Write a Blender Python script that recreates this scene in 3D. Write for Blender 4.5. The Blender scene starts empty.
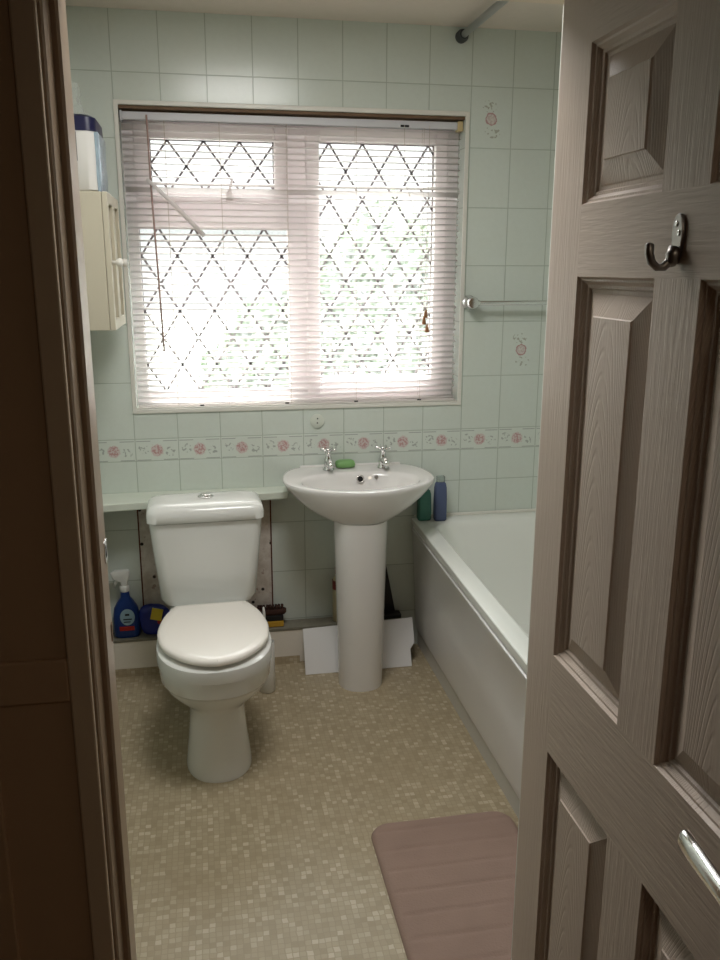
import bpy, bmesh, math, random
from mathutils import Vector, Matrix
random.seed(7)
PI = math.pi
scene = bpy.context.scene
COL = scene.collection

# ------------------------------------------------------------------ materials
def lin(c):
    return tuple(((v / 12.92) if v <= 0.04045 else ((v + 0.055) / 1.055) ** 2.4) for v in (x / 255 for x in c)) + (1.0,)

class X:
    """tiny expression wrapper over Math nodes"""
    def __init__(s, nt, v): s.nt, s.v = nt, v
    def op(s, o, *a, clamp=False):
        n = s.nt.nodes.new('ShaderNodeMath'); n.operation = o; n.use_clamp = clamp
        for i, q in enumerate((s,) + a):
            q = q.v if isinstance(q, X) else q
            if isinstance(q, (int, float)): n.inputs[i].default_value = q
            else: s.nt.links.new(q, n.inputs[i])
        return X(s.nt, n.outputs[0])
    def __add__(s, o): return s.op('ADD', o)
    def __sub__(s, o): return s.op('SUBTRACT', o)
    def __mul__(s, o): return s.op('MULTIPLY', o)
    def __truediv__(s, o): return s.op('DIVIDE', o)
    def __lt__(s, o): return s.op('LESS_THAN', o)
    def __gt__(s, o): return s.op('GREATER_THAN', o)
    def abs(s): return s.op('ABSOLUTE')
    def frac(s): return s.op('FRACT')
    def floor(s): return s.op('FLOOR')
    def sqrt(s): return s.op('SQRT')
    def max(s, o): return s.op('MAXIMUM', o)
    def min(s, o): return s.op('MINIMUM', o)
    def inv(s): return X(s.nt, 1.0).op('SUBTRACT', s) if False else (s * -1.0) + 1.0
    def sstep(s, lo, hi):
        n = s.nt.nodes.new('ShaderNodeMapRange'); n.interpolation_type = 'SMOOTHSTEP'
        s.nt.links.new(s.v, n.inputs[0]); n.inputs[1].default_value = lo; n.inputs[2].default_value = hi
        return X(s.nt, n.outputs[0])

def new_mat(name):
    m = bpy.data.materials.new(name); m.use_nodes = True
    nt = m.node_tree; b = nt.nodes['Principled BSDF']
    return m, nt, b

def plain(name, rgb, rough=0.5, metal=0.0, noise=0.0, scale=30, bump=0.0, bscale=80, trans=0.0, ior=1.45, coat=0.0, spec=0.5, stretch=None, alpha=1.0):
    m, nt, b = new_mat(name)
    c = lin(rgb) if max(rgb) > 1 else tuple(rgb) + (1,)
    b.inputs['Base Color'].default_value = c
    b.inputs['Roughness'].default_value = rough; b.inputs['Metallic'].default_value = metal
    b.inputs['Transmission Weight'].default_value = trans; b.inputs['IOR'].default_value = ior
    b.inputs['Coat Weight'].default_value = coat; b.inputs['Specular IOR Level'].default_value = spec
    b.inputs['Alpha'].default_value = alpha
    co = nt.nodes.new('ShaderNodeTexCoord').outputs['Object']
    if stretch:
        mp = nt.nodes.new('ShaderNodeMapping'); mp.inputs['Scale'].default_value = stretch
        nt.links.new(co, mp.inputs[0]); co = mp.outputs[0]
    if noise:
        n = nt.nodes.new('ShaderNodeTexNoise'); n.inputs['Scale'].default_value = scale; n.inputs['Detail'].default_value = 4
        nt.links.new(co, n.inputs['Vector'])
        mx = nt.nodes.new('ShaderNodeMix'); mx.data_type = 'RGBA'
        mx.inputs[6].default_value = tuple(v * (1 - noise) for v in c[:3]) + (1,)
        mx.inputs[7].default_value = tuple(min(1, v * (1 + noise)) for v in c[:3]) + (1,)
        nt.links.new(n.outputs['Fac'], mx.inputs[0]); nt.links.new(mx.outputs[2], b.inputs['Base Color'])
    if bump:
        n = nt.nodes.new('ShaderNodeTexNoise'); n.inputs['Scale'].default_value = bscale; n.inputs['Detail'].default_value = 3
        nt.links.new(co, n.inputs['Vector'])
        bp = nt.nodes.new('ShaderNodeBump'); bp.inputs['Strength'].default_value = bump; bp.inputs['Distance'].default_value = 0.002
        nt.links.new(n.outputs['Fac'], bp.inputs['Height']); nt.links.new(bp.outputs[0], b.inputs['Normal'])
    return m

def mixc(nt, fac, a, b):
    mx = nt.nodes.new('ShaderNodeMix'); mx.data_type = 'RGBA'
    nt.links.new(fac.v if isinstance(fac, X) else fac, mx.inputs[0])
    for i, q in ((6, a), (7, b)):
        if isinstance(q, tuple): mx.inputs[i].default_value = q
        else: nt.links.new(q, mx.inputs[i])
    return mx.outputs[2]

def noise(nt, vec, scale, detail=3, rough=0.5):
    n = nt.nodes.new('ShaderNodeTexNoise'); n.inputs['Scale'].default_value = scale
    n.inputs['Detail'].default_value = detail; n.inputs['Roughness'].default_value = rough
    nt.links.new(vec, n.inputs['Vector']); return X(nt, n.outputs['Fac'])

TILE = (0.635, 0.69, 0.635, 1); GROUT = (0.42, 0.47, 0.41, 1)
def tile_mat(name, axis, decor):
    m, nt, b = new_mat(name)
    pos = nt.nodes.new('ShaderNodeNewGeometry').outputs['Position']
    sp = nt.nodes.new('ShaderNodeSeparateXYZ'); nt.links.new(pos, sp.inputs[0])
    U = X(nt, sp.outputs[axis]); V = X(nt, sp.outputs[2])
    du = ((U / .15 + .5).frac() - .5).abs() * .15
    dv1 = (((V - .07) / .2 + .5).frac() - .5).abs() * .2
    dv2 = (((V - .147) / .195 + .5).frac() - .5).abs() * .195
    up = V > .6
    dv = dv1 * up + dv2 * up.inv()
    dv = dv.min((V - .79).abs())
    d = du.min(dv)
    gr = d.sstep(.0009, .0019).inv()
    n1 = noise(nt, pos, 60, 4, .7); n2 = noise(nt, pos, 6, 2)
    base = mixc(nt, n1, (TILE[0] * .95, TILE[1] * .955, TILE[2] * .95, 1), (TILE[0] * 1.05, TILE[1] * 1.045, TILE[2] * 1.06, 1))
    base = mixc(nt, n2.sstep(.35, .7) * .25, base, (TILE[0] * .96, TILE[1] * .93, TILE[2] * .9, 1))
    if decor:
        pink = (0.44, 0.17, 0.18, 1); pale = (0.62, 0.53, 0.51, 1); leaf = (0.30, 0.33, 0.30, 1); dash = (0.27, 0.29, 0.28, 1)
        u = ((U / .15).frac() - .5) * .15; v = V - .828
        inb = v.abs() < .039
        fine = noise(nt, pos, 130, 2); fine2 = noise(nt, pos, 85, 2)
        base = mixc(nt, inb * .35, base, (.68, .72, .66, 1))
        r = (u * u + v * v).sqrt()
        rose = (r + (fine - .5) * .026).sstep(.019, .024).inv() * inb
        petal = (fine.sstep(.47, .53) * .8 + .05)
        base = mixc(nt, rose * .85, base, mixc(nt, petal, pale, pink))
        lv = ((u.abs() - .046) / .019); lw = (v + u * .12) / .017
        le = ((lv * lv + lw * lw).sqrt() < 1.0) * noise(nt, pos, 95, 1).sstep(.53, .60) * inb
        base = mixc(nt, le * .75, base, leaf)
        ds = ((v.abs() - .034).abs() < .0013) * (u.abs() > .022) * (u.abs() < .071)
        base = mixc(nt, ds * .8, base, dash)
        for (cu, cv) in ((1.275, 1.965), (1.425, 1.165)):
            a = U - cu; c = V - cv
            rr = (a * a + c * c).sqrt() + (fine2 - .5) * .012
            ring = ((rr - .019).abs()).sstep(.0012, .0032).inv()
            ins = rr < .019
            base = mixc(nt, ins * .45, base, mixc(nt, fine.sstep(.45, .55), (.66, .52, .50, 1), (.42, .18, .18, 1)))
            base = mixc(nt, ring * .75, base, (.40, .16, .17, 1))
            a2 = (a + c * .15) / .028; c2 = (c.abs() - .042) / .020
            lf = ((a2 * a2 + c2 * c2).sqrt() < 1.0) * noise(nt, pos, 90, 1).sstep(.54, .59)
            base = mixc(nt, lf * .8, base, (.34, .35, .28, 1))
    base = mixc(nt, gr, base, GROUT)
    nt.links.new(base, b.inputs['Base Color'])
    b.inputs['Roughness'].default_value = .22
    bp = nt.nodes.new('ShaderNodeBump'); bp.inputs['Strength'].default_value = .5; bp.inputs['Distance'].default_value = .0015
    nt.links.new((gr.inv() + noise(nt, pos, 14, 1) * .25).v, bp.inputs['Height']); nt.links.new(bp.outputs[0], b.inputs['Normal'])
    return m

def mosaic_mat():
    m, nt, b = new_mat('vinyl mosaic')
    pos = nt.nodes.new('ShaderNodeNewGeometry').outputs['Position']
    sp = nt.nodes.new('ShaderNodeSeparateXYZ'); nt.links.new(pos, sp.inputs[0])
    w = (noise(nt, pos, 45, 1) - .5) * .006
    S = .0150
    U = (X(nt, sp.outputs[0]) + w) / S; V = (X(nt, sp.outputs[1]) - w + X(nt, sp.outputs[2])) / S
    cu = nt.nodes.new('ShaderNodeCombineXYZ'); nt.links.new(U.floor().v, cu.inputs[0]); nt.links.new(V.floor().v, cu.inputs[1])
    wn = nt.nodes.new('ShaderNodeTexWhiteNoise'); wn.noise_dimensions = '2D'; nt.links.new(cu.outputs[0], wn.inputs[0])
    rp = nt.nodes.new('ShaderNodeValToRGB'); e = rp.color_ramp.elements
    e[0].position = 0; e[0].color = (.335, .275, .175, 1)
    e[1].position = 1; e[1].color = (.54, .47, .345, 1)
    for p, c in ((.35, (.385, .318, .208, 1)), (.75, (.41, .342, .227, 1)), (.88, (.47, .40, .28, 1))):
        q = e.new(p); q.color = c
    nt.links.new(wn.outputs[0], rp.inputs[0])
    du = ((U + .5).frac() - .5).abs(); dv = ((V + .5).frac() - .5).abs()
    gr = du.min(dv).sstep(.03, .09).inv()
    c = mixc(nt, gr * .9, rp.outputs[0], (.32, .26, .168, 1))
    nn = noise(nt, pos, 3, 3)
    c = mixc(nt, nn.sstep(.4, .75) * .18, c, (.34, .26, .16, 1))
    nt.links.new(c, b.inputs['Base Color']); b.inputs['Roughness'].default_value = .42
    bp = nt.nodes.new('ShaderNodeBump'); bp.inputs['Strength'].default_value = .25; bp.inputs['Distance'].default_value = .001
    nt.links.new(gr.inv().v, bp.inputs['Height']); nt.links.new(bp.outputs[0], b.inputs['Normal'])
    return m

def grain_mat(name, rgb, vertical=True, arch=False):
    m, nt, b = new_mat(name)
    b.inputs['Base Color'].default_value = lin(rgb); b.inputs['Roughness'].default_value = .42
    pos = nt.nodes.new('ShaderNodeNewGeometry').outputs['Position']
    mp = nt.nodes.new('ShaderNodeMapping'); nt.links.new(pos, mp.inputs[0])
    mp.inputs['Scale'].default_value = (1, 1, .06) if vertical else (1, .06, 1)
    n = noise(nt, mp.outputs[0], 210, 2, .6)
    mp2 = nt.nodes.new('ShaderNodeMapping'); nt.links.new(pos, mp2.inputs[0])
    mp2.inputs['Scale'].default_value = (1, 1, .22) if vertical else (1, .22, 1)
    h = n.sstep(.35, .65) * .8
    if arch:      # nested cathedral arches pressed into each panel
        sp = nt.nodes.new('ShaderNodeSeparateXYZ'); nt.links.new(pos, sp.inputs[0])
        Y = X(nt, sp.outputs[1]); Z = X(nt, sp.outputs[2])
        du = (((Y + 1.788 + .206) / .308 + .5).frac() - .5) * .308
        wob = noise(nt, mp2.outputs[0], 9, 2, .5)
        du = du + (noise(nt, pos, 2.2, 0) - .5) * .05
        val = (Z + du * du * 95.0 + wob * .16) * 26.0
        ln = ((val.frac() - .5).abs() * 2.0).sstep(.0, .45)
        h = n.sstep(.35, .65) * .35 + ln * 1.0
    bp = nt.nodes.new('ShaderNodeBump'); bp.inputs['Strength'].default_value = .5; bp.inputs['Distance'].default_value = .0006
    nt.links.new(h.v, bp.inputs['Height']); nt.links.new(bp.outputs[0], b.inputs['Normal'])
    return m

def glass_mat():
    m = bpy.data.materials.new('obscure window glass'); m.use_nodes = True
    nt = m.node_tree; nt.nodes.clear(); N = nt.nodes.new
    out = N('ShaderNodeOutputMaterial')
    tr = N('ShaderNodeBsdfTransparent'); tr.inputs[0].default_value = (.96, .98, .96, 1)
    tl = N('ShaderNodeBsdfTranslucent'); tl.inputs[0].default_value = (.93, .95, .92, 1)
    gl = N('ShaderNodeBsdfGlossy'); gl.inputs['Roughness'].default_value = .15
    pos = N('ShaderNodeNewGeometry').outputs['Position']
    v = N('ShaderNodeTexVoronoi'); v.inputs['Scale'].default_value = 60; nt.links.new(pos, v.inputs['Vector'])
    f = X(nt, v.outputs['Distance']).sstep(.15, .7) * .06 + .008
    a = N('ShaderNodeMixShader'); nt.links.new(f.v, a.inputs[0]); nt.links.new(tr.outputs[0], a.inputs[1]); nt.links.new(tl.outputs[0], a.inputs[2])
    c = N('ShaderNodeMixShader'); c.inputs[0].default_value = .05
    nt.links.new(a.outputs[0], c.inputs[1]); nt.links.new(gl.outputs[0], c.inputs[2]); nt.links.new(c.outputs[0], out.inputs[0])
    return m

def plaster_mat():
    m, nt, b = new_mat('bare plaster')
    pos = nt.nodes.new('ShaderNodeNewGeometry').outputs['Position']
    c = mixc(nt, noise(nt, pos, 22, 5, .7).sstep(.3, .7), (.50, .43, .37, 1), (.66, .61, .55, 1))
    v = nt.nodes.new('ShaderNodeTexVoronoi'); v.voronoi_dimensions = '2D'; v.inputs['Scale'].default_value = 11
    sp = nt.nodes.new('ShaderNodeSeparateXYZ'); nt.links.new(pos, sp.inputs[0]); cb = nt.nodes.new('ShaderNodeCombineXYZ')
    nt.links.new(sp.outputs[0], cb.inputs[0]); nt.links.new(sp.outputs[2], cb.inputs[1]); nt.links.new(cb.outputs[0], v.inputs['Vector'])
    c = mixc(nt, X(nt, v.outputs['Distance']).sstep(.05, .085).inv(), c, (.03, .022, .02, 1))
    c = mixc(nt, noise(nt, pos, 40, 3).sstep(.62, .7) * .6, c, (.22, .10, .07, 1))
    nt.links.new(c, b.inputs['Base Color']); b.inputs['Roughness'].default_value = .9
    return m

M = {}
M['tile_back'] = tile_mat('mint wall tiles with rose border', 0, True)
M['tile_side'] = tile_mat('mint wall tiles', 1, False)
M['mosaic'] = mosaic_mat()
M['ceiling'] = plain('textured ceiling paint', (214, 203, 191), .9, bump=.6, bscale=40, noise=.03)
M['upvc'] = plain('white window plastic', (246, 238, 238), .3)
M['trimw'] = plain('white trim', (222, 220, 212), .35)
M['wood_brown'] = plain('stained brown wood', (108, 84, 62), .7, noise=.4, scale=25, stretch=(1, 6, 6))
M['slat'] = plain('blind white', (240, 234, 233), .35)
def translucent(m, f):
    nt = m.node_tree; b = nt.nodes['Principled BSDF']; o = nt.nodes['Material Output']
    t = nt.nodes.new('ShaderNodeBsdfTranslucent'); t.inputs[0].default_value = (.95, .93, .92, 1)
    x = nt.nodes.new('ShaderNodeMixShader'); x.inputs[0].default_value = f
    nt.links.new(b.outputs[0], x.inputs[1]); nt.links.new(t.outputs[0], x.inputs[2]); nt.links.new(x.outputs[0], o.inputs[0])
translucent(M['slat'], .35)
translucent(M['upvc'], .2)
M['headrail'] = plain('blind headrail white', (208, 208, 212), .4)
M['wandm'] = plain('clear brown plastic wand', (168, 140, 132), .35)
M['cord'] = plain('pale cord', (205, 195, 185), .8)
M['tassel'] = plain('brown wood tassel', (150, 100, 58), .5)
M['bracket'] = plain('yellowed plastic', (200, 180, 135), .5)
M['lead'] = plain('lead strip', (124, 116, 118), .6)
M['glass'] = glass_mat()
M['ceramic'] = plain('white glazed ceramic', (226, 227, 224), .08, coat=.3)
M['basinc'] = plain('basin glazed ceramic', (226, 224, 222), .08, coat=.3)
M['seatp'] = plain('white seat plastic', (236, 231, 224), .22)
M['acrylic'] = plain('bath acrylic', (226, 228, 223), .12)
M['panel'] = plain('bath panel', (222, 220, 220), .3)
M['plinth'] = plain('bath plinth', (196, 194, 188), .4)
M['chrome'] = plain('chrome', (.78, .78, .78), .12, 1.0)
M['steel'] = plain('brushed satin nickel', (.36, .34, .325), .36, 1.0)
M['polep'] = plain('grey curtain pole', (172, 174, 170), .35, .3)
M['blackr'] = plain('dark grey plastic', (60, 62, 62), .5)
M['dark'] = plain('dark hole', (22, 20, 19), .8)
M['black'] = plain('black plastic', (20, 21, 23), .45)
M['soap'] = plain('green soap', (122, 168, 104), .4, noise=.05)
M['shelf'] = plain('white painted shelf', (214, 220, 208), .4, noise=.02)
M['ledgetop'] = plain('worn grey ledge top', (128, 124, 110), .8, noise=.3, scale=30)
M['ledgef'] = plain('cream boxing', (234, 228, 217), .6, noise=.05, scale=12)
M['board'] = plain('white laminate board', (226, 226, 226), .35)
M['plaster'] = plaster_mat()
M['rust'] = plain('brown adhesive edge', (92, 52, 36), .9, noise=.3)
M['mat'] = plain('brown memory foam', (150, 127, 115), .95, noise=.13, scale=9, bump=.5, bscale=220)
M['door'] = grain_mat('door paint upright grain', (200, 182, 167), True)
M['door_p'] = grain_mat('door paint panel grain', (200, 182, 167), True, True)
M['door_h'] = grain_mat('door paint level grain', (200, 182, 167), False)
M['frame'] = plain('doorway paint', (216, 198, 174), .4)
M['lining'] = plain('shade-toned door lining paint', (158, 136, 114), .35)  # darker copy of the doorway paint, shade on the left lining put into colour
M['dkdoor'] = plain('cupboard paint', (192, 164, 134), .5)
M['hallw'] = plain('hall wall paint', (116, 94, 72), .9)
M['carpet'] = plain('hall carpet', (92, 72, 54), 1.0, noise=.2, scale=60)
M['plate'] = plain('pale plate', (208, 213, 202), .4)
M['cab'] = plain('cream cabinet paint', (186, 179, 160), .45)
M['pack'] = plain('white tissue rolls', (208, 206, 201), .8)
M['navy'] = plain('navy plastic wrap', (24, 26, 62), .3)
M['greyp'] = plain('grey print', (105, 106, 106), .5)
M['foil'] = plain('silvery film', (170, 190, 205), .2, .5, noise=.3, scale=40)
M['film'] = plain('clear plastic film', (225, 230, 225), .15, trans=.0, alpha=.16)
M['blueb'] = plain('blue spray plastic', (18, 52, 118), .3)
M['whitep'] = plain('white plastic', (224, 224, 220), .35)
M['labelp'] = plain('pale label', (150, 180, 196), .5)
M['red'] = plain('red print', (165, 36, 26), .5)
M['redc'] = plain('red cap', (120, 40, 32), .5)
M['yellow'] = plain('yellow print', (205, 180, 40), .5)
M['spongey'] = plain('yellow sponge', (190, 148, 50), .9, noise=.15, scale=90)
M['brownb'] = plain('dark brown bristle', (58, 34, 26), .9, noise=.4, scale=120)
M['bagblue'] = plain('blue packet', (24, 40, 128), .35, noise=.5, scale=14)
M['creamb'] = plain('cream bottle plastic', (182, 172, 140), .4)
M['teal'] = plain('teal gel bottle', (88, 142, 128), .08, trans=.25, ior=1.2)
M['violet'] = plain('violet blue gel bottle', (98, 110, 144), .08, trans=.25, ior=1.2)
M['clearcap'] = plain('clear cap', (200, 212, 206), .1, trans=.7, ior=1.15)
M['leaf'] = plain('hedge leaf', (46, 60, 32), .6, noise=.5, scale=3)
M['paving'] = plain('grey paving', (78, 80, 74), .9)
M['stem'] = plain('hedge stem', (80, 66, 48), .9)
M['brick'] = plain('outside render', (190, 185, 176), .9)

# ------------------------------------------------------------------ mesh helpers
class MB:
    def __init__(s): s.bm = bmesh.new()
    def face(s, pts, mi=0):
        vs = [s.bm.verts.new(p) for p in pts]; f = s.bm.faces.new(vs); f.material_index = mi; return f
    def box(s, x0, x1, y0, y1, z0, z1, mi=0, mat=None):
        c = [Vector((x, y, z)) for z in (z0, z1) for y in (y0, y1) for x in (x0, x1)]
        if mat is not None: c = [mat @ p for p in c]
        v = [s.bm.verts.new(p) for p in c]
        for q in ((0, 2, 3, 1), (4, 5, 7, 6), (0, 1, 5, 4), (2, 6, 7, 3), (0, 4, 6, 2), (1, 3, 7, 5)):
            f = s.bm.faces.new([v[i] for i in q]); f.material_index = mi
        return s
    def loft(s, rings, cap0=True, cap1=True, mi=0, closed=True):
        R = [[s.bm.verts.new(p) for p in r] for r in rings]
        n = len(R[0])
        for a, b in zip(R, R[1:]):
            for i in range(n if closed else n - 1):
                j = (i + 1) % n
                f = s.bm.faces.new((a[i], a[j], b[j], b[i])); f.material_index = mi
        if cap0: s.bm.faces.new(R[0][::-1]).material_index = mi
        if cap1: s.bm.faces.new(R[-1]).material_index = mi
        return s
    def tube(s, path, r, seg=12, mi=0, cap=True):
        P = [Vector(p) for p in path]
        rr = r if isinstance(r, (list, tuple)) else [r] * len(P)
        rings = []; prev = None
        for i, p in enumerate(P):
            t = (P[min(i + 1, len(P) - 1)] - P[max(i - 1, 0)]).normalized()
            if prev is None:
                a = t.orthogonal().normalized()
            else:
                a = (prev - t * prev.dot(t)).normalized()
            prev = a; b = t.cross(a)
            rings.append([p + (a * math.cos(2 * PI * k / seg) + b * math.sin(2 * PI * k / seg)) * rr[i] for k in range(seg)])
        return s.loft(rings, cap, cap, mi)
    def lathe(s, prof, c=(0, 0, 0), axis='z', seg=24, mi=0, sx=1, sy=1):
        rings = []
        for r, h in prof:
            ring = []
            for k in range(seg):
                a = 2 * PI * k / seg; x, y = r * math.cos(a) * sx, r * math.sin(a) * sy
                p = {'z': (x, y, h), 'x': (h, x, y), 'y': (x, -h, y)}[axis]
                ring.append((c[0] + p[0], c[1] + p[1], c[2] + p[2]))
            rings.append(ring)
        return s.loft(rings, True, True, mi)
    def prism(s, pts, d, mi=0):
        return s.loft([pts, [tuple(Vector(p) + Vector(d)) for p in pts]], True, True, mi)
    def xform(s, mtx):
        bmesh.ops.transform(s.bm, matrix=mtx, verts=s.bm.verts); return s
    def build(s, name, mat, parent=None, smooth=False, bevel=0, seg=2, auto=None, local=False, sub=0):
        bm = s.bm
        bmesh.ops.remove_doubles(bm, verts=bm.verts, dist=1e-6)
        bmesh.ops.recalc_face_normals(bm, faces=bm.faces)
        me = bpy.data.meshes.new(name)
        if parent is not None:
            root = parent
            while root.parent: root = root.parent
            if not local:
                T = (Matrix.Translation(root.location) @ Matrix.Rotation(root.rotation_euler.z, 4, 'Z')).inverted()
                bmesh.ops.transform(bm, matrix=T, verts=bm.verts)
            org = Vector((0, 0, 0))
        else:
            xs = [v.co for v in bm.verts]
            org = Vector((sum((min(c[i] for c in xs), max(c[i] for c in xs))) / 2 for i in (0, 1))) if False else \
                Vector(((min(c.x for c in xs) + max(c.x for c in xs)) / 2, (min(c.y for c in xs) + max(c.y for c in xs)) / 2, min(c.z for c in xs)))
            bmesh.ops.translate(bm, verts=bm.verts, vec=-org)
        for f in bm.faces: f.smooth = smooth
        bm.to_mesh(me); bm.free()
        o = bpy.data.objects.new(name, me); COL.objects.link(o)
        for q in (mat if isinstance(mat, (list, tuple)) else [mat]): me.materials.append(q)
        if parent is not None: o.parent = parent
        else: o.location = org
        if bevel:
            b = o.modifiers.new('bevel', 'BEVEL'); b.width = bevel; b.segments = seg; b.limit_method = 'ANGLE'; b.angle_limit = math.radians(40)
        if sub:
            q = o.modifiers.new('sub', 'SUBSURF'); q.levels = sub; q.render_levels = sub
        if auto:
            for p in me.polygons: p.use_smooth = True
            me.set_sharp_from_angle(angle=math.radians(auto))
        return o

def tag(o, label=None, cat=None, group=None, kind=None):
    if label: o['label'] = label
    if cat: o['category'] = cat
    if group: o['group'] = group
    if kind: o['kind'] = kind
    return o
def thing(name, loc, label, cat, rz=0, group=None, kind=None):
    o = bpy.data.objects.new(name, None); COL.objects.link(o)
    o.location = loc; o.rotation_euler = (0, 0, rz); o.empty_display_size = .05
    return tag(o, label, cat, group, kind)
def struct(o, label, cat): return tag(o, label, cat, None, 'structure')
def rrect(cx, cy, hx, hy, r, z, n=6):
    pts = []
    for sx, sy, a0 in ((1, 1, 0), (-1, 1, 90), (-1, -1, 180), (1, -1, 270)):
        for k in range(n + 1):
            a = math.radians(a0 + 90 * k / n)
            pts.append((cx + sx * (hx - r) + r * math.cos(a), cy + sy * (hy - r) + r * math.sin(a), z))
    return pts
def lerp(a, b, t): return a + (b - a) * t
def spline(keys, t):
    """catmull-rom through sorted (t,v)"""
    n = len(keys)
    if t <= keys[0][0]: return keys[0][1]
    if t >= keys[-1][0]: return keys[-1][1]
    for i in range(n - 1):
        if keys[i][0] <= t <= keys[i + 1][0]: break
    x0, y0 = keys[i]; x1, y1 = keys[i + 1]
    def sl(j):
        if j == 0: return (keys[1][1] - keys[0][1]) / (keys[1][0] - keys[0][0])
        if j == n - 1: return (keys[-1][1] - keys[-2][1]) / (keys[-1][0] - keys[-2][0])
        return (keys[j + 1][1] - keys[j - 1][1]) / (keys[j + 1][0] - keys[j - 1][0])
    h = x1 - x0; u = (t - x0) / h; m0, m1 = sl(i) * h, sl(i + 1) * h
    return (2 * u**3 - 3 * u**2 + 1) * y0 + (u**3 - 2 * u**2 + u) * m0 + (-2 * u**3 + 3 * u**2) * y1 + (u**3 - u**2) * m1

# ------------------------------------------------------------------ key dimensions (metres)
LX, RX = -.155, 1.72          # bathroom left / right wall
FI, FO = -1.67, -1.79         # front wall, bathroom side / hall side
CZ = 2.253                    # ceiling
WX0, WX1, WZ0, WZ1 = .013, 1.182, .977, 1.972   # window opening
DX0, DX1, DZ = .083, .8215, 1.857                # doorway clear opening

# ------------------------------------------------------------------ room shell
b = MB()
for x0, x1, z0, z1 in ((LX - .1, WX0, 0, CZ), (WX1, RX + .1, 0, CZ), (WX0, WX1, 0, WZ0), (WX0, WX1, WZ1, CZ)):
    b.box(x0, x1, 0, .25, z0, z1)
wb = struct(b.build('wall_back', M['tile_back']), 'mint green tiled wall with a border of pink roses, behind the toilet and basin', 'wall')
p = MB().box(-.004, .47, -.0025, .0, .150, .645).build('bare_plaster', M['plaster'], wb)
p['label'] = 'bare drilled plaster where tiles are missing behind the cistern'
MB().box(.470, .475, -.005, 0, .15, .645).box(-.009, -.004, -.004, 0, .15, .645).build('adhesive_edge', M['rust'], wb)
struct(MB().box(LX - .1, LX, FI, 0, 0, CZ).build('wall_left', M['tile_side']), 'tiled left wall of the bathroom carrying the cream cabinet', 'wall')
struct(MB().box(RX, RX + .1, FI, 0, 0, CZ).build('wall_right', M['tile_side']), 'tiled right wall along the far side of the bath', 'wall')
b = MB()
b.box(-.9, .055, FO, FI, 0, CZ); b.box(DX1 + .03, RX + .1, FO, FI, 0, CZ); b.box(.055, DX1 + .03, FO, FI, DZ + .03, CZ)
struct(b.build('wall_front', M['hallw']), 'partition wall holding the bathroom doorway', 'wall')
struct(MB().box(LX - .1, RX + .1, FI, 0, -.08, 0).build('floor', M['mosaic']), 'beige mosaic vinyl bathroom floor', 'floor')
struct(MB().box(LX - .1, RX + .1, FI, .25, CZ, CZ + .1).build('ceiling', M['ceiling']), 'off-white textured bathroom ceiling', 'ceiling')
# vinyl coving up the boxing
o = struct(MB().prism([(LX, -.085, .0), (LX, -.0785, .0), (LX, -.0785, .028)], (.72, 0, 0)).build('baseboard_back', M['mosaic']), 'mosaic vinyl turned up against the low white boxing', 'skirting')

# hall around the camera
struct(MB().box(-.9, 1.1, -4.2, FI, -.08, 0).build('floor_hall', M['carpet']), 'brown carpeted hall floor outside the bathroom', 'floor')
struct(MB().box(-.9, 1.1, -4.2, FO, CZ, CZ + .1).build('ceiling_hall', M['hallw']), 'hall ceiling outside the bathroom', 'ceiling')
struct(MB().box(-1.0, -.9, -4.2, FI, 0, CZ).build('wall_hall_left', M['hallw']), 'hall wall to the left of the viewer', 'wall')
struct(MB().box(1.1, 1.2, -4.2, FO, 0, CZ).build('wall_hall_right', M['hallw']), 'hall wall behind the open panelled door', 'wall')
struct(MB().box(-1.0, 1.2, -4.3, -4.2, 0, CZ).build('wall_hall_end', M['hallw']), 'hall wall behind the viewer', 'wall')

# door linings
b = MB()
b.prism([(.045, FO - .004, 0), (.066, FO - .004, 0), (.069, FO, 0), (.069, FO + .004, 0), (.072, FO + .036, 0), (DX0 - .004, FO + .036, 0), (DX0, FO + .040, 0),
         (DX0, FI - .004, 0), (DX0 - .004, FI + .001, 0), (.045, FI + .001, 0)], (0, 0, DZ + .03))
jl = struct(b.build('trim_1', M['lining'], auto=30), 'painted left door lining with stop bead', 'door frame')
st = MB().box(DX0 - .001, DX0 + .0015, -1.70, -1.674, 1.0, 1.035).build('strike_plate', M['chrome'], jl, bevel=.0006)
st['label'] = 'chrome strike plate'
MB().box(DX0 - .002, DX0 + .0012, -1.69, -1.676, .86, .89).build('chipped_patch', M['wood_brown'], jl)['label'] = 'chipped brown patch'
MB().box(DX0 + .0013, DX0 + .0018, -1.694, -1.683, 1.008, 1.027).build('latch_hole', M['dark'], st)
b = MB(); b.box(DX1, DX1 + .03, FO + .040, FI + .001, 0, DZ + .03)
struct(b.build('trim_2', M['trimw'], bevel=.003), 'white right door lining behind the open door', 'door frame')
b = MB(); b.box(.06, DX1 + .03, FO + .002, FI + .001, DZ, DZ + .03)
struct(b.build('trim_3', M['frame'], bevel=.003), 'door head lining above the doorway', 'door frame')

# dark panelled cupboard front to the left of the doorway
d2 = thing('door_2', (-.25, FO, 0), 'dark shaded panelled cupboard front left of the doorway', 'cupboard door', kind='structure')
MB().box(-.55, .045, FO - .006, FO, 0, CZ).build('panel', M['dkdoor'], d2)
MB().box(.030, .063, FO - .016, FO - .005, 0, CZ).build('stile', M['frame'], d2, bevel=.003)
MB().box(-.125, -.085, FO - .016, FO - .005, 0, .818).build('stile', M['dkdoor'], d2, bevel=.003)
MB().box(-.55, .030, FO - .016, FO - .005, .818, .888).build('rail', M['dkdoor'], d2, bevel=.003)

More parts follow.
